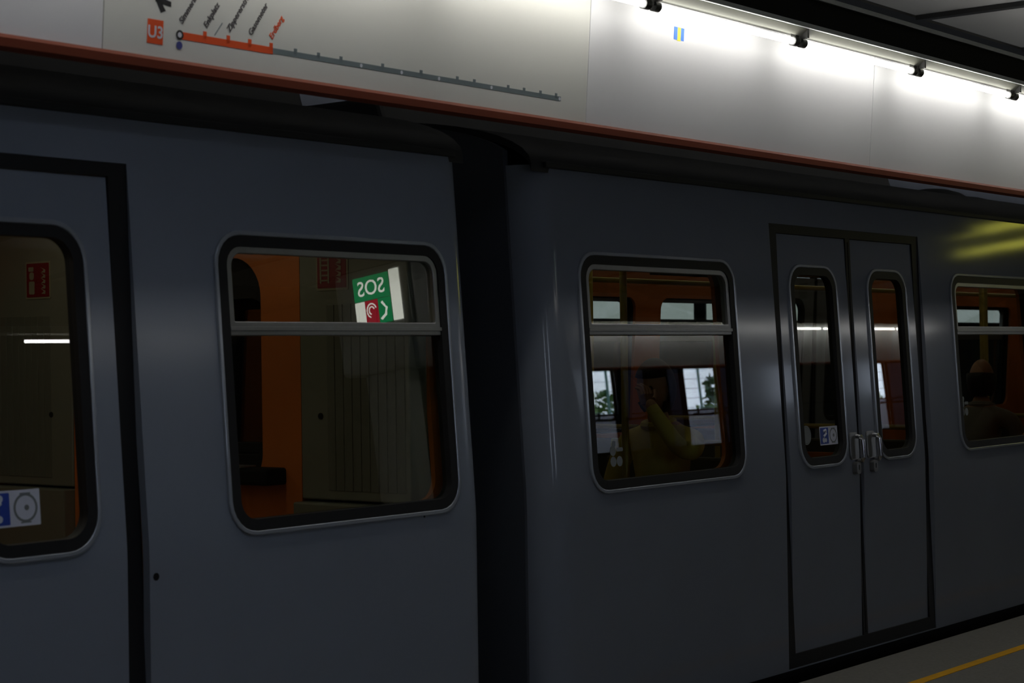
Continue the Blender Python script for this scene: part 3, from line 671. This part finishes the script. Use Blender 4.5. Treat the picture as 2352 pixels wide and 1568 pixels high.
# ------------------------------------------------------------------ people
def skin_body(name, nodes, edges, mats, parent=None, root=0, sub=2):
    """nodes: [(xyz, rx, ry)], grown into one continuous surface"""
    me = bpy.data.meshes.new(name); me.from_pydata([n[0] for n in nodes], edges, [])
    o = bpy.data.objects.new(name, me); COL.objects.link(o)
    o.modifiers.new('skin', 'SKIN'); sv = me.skin_vertices
    if not sv:
        bpy.context.view_layer.objects.active = o
        bm = bmesh.new(); bm.from_mesh(me); bm.verts.layers.skin.verify(); bm.to_mesh(me); bm.free(); sv = me.skin_vertices
    for i, n in enumerate(nodes): sv[0].data[i].radius = (n[1], n[2]); sv[0].data[i].use_root = (i == root)
    s = o.modifiers.new('sub', 'SUBSURF'); s.levels = s.render_levels = sub
    me2 = bpy.data.meshes.new_from_object(o.evaluated_get(bpy.context.evaluated_depsgraph_get()))
    bpy.data.objects.remove(o); bpy.data.meshes.remove(me); me2.name = name
    me2.materials.clear()
    for m in mats: me2.materials.append(M[m])
    for p in me2.polygons: p.use_smooth = True
    return me2

def head_points(mb, c, yaw, tilt=0):
    """a shaped head: cranium, jaw, nose, ears, eyes"""
    Rm = Matrix.Rotation(yaw, 3, 'Z') @ Matrix.Rotation(tilt, 3, 'Y'); c = Vector(c)
    def P(x, y, z): return c+Rm @ Vector((x, y, z))
    nu, nv = 20, 14; vs = []; fs = []
    for j in range(nv+1):
        t = PI*j/nv
        for i in range(nu):
            p = 2*PI*i/nu; x = math.sin(t)*math.cos(p); y = math.sin(t)*math.sin(p); z = math.cos(t)
            sx, sy, sz = .098, .076, .125
            if z < 0: sy *= 1-.28*(-z); sx *= 1-.12*(-z); 
            X, Y, Z = x*sx, y*sy, z*sz
            if z < -.1 and x > 0: X += .012*(-z)
            if x > .8 and -.25 < z < .15: X += .022*(1-abs(y)*3) if abs(y) < .33 else 0
            if x > .55 and .0 < z < .3 and .25 < abs(y) < .6: X -= .007
            vs.append(P(X, Y, Z))
    for j in range(nv):
        for i in range(nu): fs.append((j*nu+i, j*nu+(i+1) % nu, (j+1)*nu+(i+1) % nu, (j+1)*nu+i))
    mb.add(vs, fs)
    for s in (-1, 1):
        e = MB(); e.ellipsoid((0, 0, 0), (.022, .008, .032), 10, 7); mb.add([P(v[0]-.005, v[1]+s*.075, v[2]-.005) for v in e.v], e.f)
    return P

def person(label, base, facing, shoulder_z, jacket, hair_fn, arm_up, group=None):
    bx, by = base; yaw = facing
    Rm = Matrix.Rotation(yaw, 3, 'Z')
    def W(x, y, z): v = Rm @ Vector((x, y, 0)); return (bx+v.x, by+v.y, z)
    sz = shoulder_z; seat = .56
    root = thing('person', label, 'person', (bx, by, .10), group)
    N = [(W(0, 0, seat+.08), .15, .13), (W(.0, 0, seat+.26), .14, .12), (W(.01, 0, sz-.12), .16, .125), (W(.02, 0, sz+.0), .10, .085), (W(.035, 0, sz+.075), .052, .052), (W(.05, 0, sz+.13), .058, .055)]
    E = [(0, 1), (1, 2), (2, 3), (3, 4), (4, 5)]
    def chain(fr, pts):
        p = fr
        for q in pts: N.append(q); E.append((p, len(N)-1)); p = len(N)-1
        return p
    hands = []
    for s in (-1, 1):
        chain(0, [(W(.05, s*.10, seat+.05), .10, .10), (W(.42, s*.13, seat+.06), .075, .075), (W(.47, s*.13, .40), .055, .055), (W(.44, s*.13, .20), .042, .042), (W(.46, s*.13, .15), .04, .035), (W(.56, s*.13, .135), .035, .025)])
        if arm_up and s == arm_up:
            A = [(W(.02, s*.19, sz-.02), .062, .062), (W(.16, s*.26, sz-.06), .052, .052), (W(.24, s*.24, sz-.04), .046, .046), (W(.26, s*.12, sz+.13), .036, .036), (W(.25, s*.09, sz+.18), .030, .022)]
        else:
            A = [(W(.02, s*.19, sz-.03), .062, .062), (W(.05, s*.25, sz-.20), .052, .052), (W(.09, s*.25, sz-.30), .045, .045), (W(.28, s*.14, seat+.20), .036, .036), (W(.33, s*.12, seat+.18), .032, .024)]
        chain(3, A); hands.append((Vector(A[-1][0]), (Vector(A[-1][0])-Vector(A[-2][0])).normalized(), s))
    me = skin_body('body', N, E, ['skin', jacket, 'trousers'])
    for p in me.polygons:
        c = Vector(p.center); z = c.z
        hd = min((c-h[0]).length for h in hands)
        p.material_index = 0 if (z > sz+.055 or hd < .055) and (Vector((c.x-bx, c.y-by)).length < .16 or hd < .055) else (2 if z < seat+.12 else 1)
    # fingers and head joined into the same body mesh
    ex = MB(); hp = W(.065, 0, sz+.225)
    P = head_points(ex, hp, yaw, .12)
    for hpos, d, s in hands:
        side = d.cross(Vector((0, 0, 1))); side = side.normalized() if side.length > .1 else Vector((0, 1, 0)); up = side.cross(d)
        for k in range(4):
            b = hpos+side*(.024-.016*k)+d*.025; L = (.06, .072, .068, .052)[k]
            ex.tube([b, b+d*L*.45+up*.004, b+d*L*.8-up*.012, b+d*L-up*.026], [.0085, .008, .0075, .006], 8)
        b = hpos+side*.03; ex.tube([b, b+side*.02+d*.02, b+side*.026+d*.048], [.010, .009, .007], 8)
    bm = bmesh.new(); bm.from_mesh(me); base_v = [bm.verts.new(v) for v in ex.v]
    for f in ex.f:
        try: fc = bm.faces.new([base_v[i] for i in f]); fc.smooth = True; fc.material_index = 0
        except ValueError: pass
    bm.to_mesh(me); bm.free()
    link('body', me, root)
    # jacket collar and hair
    obj('collar', MB().tube([W(.035+.068*math.cos(a), .068*math.sin(a), sz+.06-.012*math.cos(a)) for a in [2*PI*i/16 for i in range(17)]], .020, 8), jacket, root, True)
    hr = MB()
    nu, nv = 22, 12
    vs = []; fs = []
    for j in range(nv+1):
        t = PI*.86*j/nv
        for i in range(nu):
            p = 2*PI*i/nu; x = math.sin(t)*math.cos(p); y = math.sin(t)*math.sin(p); z = math.cos(t)
            vs.append(P(x*.108-.006, y*.087, z*.136))
    for j in range(nv):
        for i in range(nu):
            t = PI*.86*(j+.5)/nv; p = 2*PI*(i+.5)/nu
            if hair_fn(math.sin(t)*math.cos(p), math.sin(t)*math.sin(p), math.cos(t)): fs.append((j*nu+i, j*nu+(i+1) % nu, (j+1)*nu+(i+1) % nu, (j+1)*nu+i))
    hr.add(vs, fs)
    h = obj('hair', hr, 'hair', root, True); sm = h.modifiers.new('solidify', 'SOLIDIFY'); sm.thickness = .012; sm.offset = 0
    ey = MB()
    for s in (-1, 1): ey.ellipsoid(P(.080, s*.032, .012), (.011, .011, .011), 8, 6)
    obj('eyes', ey, 'ink', root, True)
    mo = MB().tube([P(.088, -.022, -.062), P(.096, 0, -.060), P(.088, .022, -.062)], .005, 6); obj('mouth', mo, 'red', root, True)
    return root
full_hair = lambda x, y, z: (z > .35) or (x < .25 and z > -.75)
ring_hair = lambda x, y, z: (x < .35 and -.75 < z < .28)
person('seated person in yellow jacket with dark hair, one arm raised, behind the window', (7.20, 4.78), PI, 1.13, 'jacket', full_hair, 1)
person('seated bald person in a grey jacket behind the cut-off window at right', (10.80, 4.80), 0.25, 1.10, 'grey_jacket', ring_hair, 0)

# ------------------------------------------------------------------ daylight and render look
wd = bpy.data.worlds.new('world'); SC.world = wd; wd.use_nodes = True
bg = wd.node_tree.nodes['Background']; bg.inputs[0].default_value = (.72, .80, 1.0, 1); bg.inputs[1].default_value = 6.2
vs_ = SC.view_settings; vs_.view_transform = 'Standard'; vs_.look = 'None'; vs_.exposure = 0.0; vs_.gamma = 1.0; vs_.use_curve_mapping = False
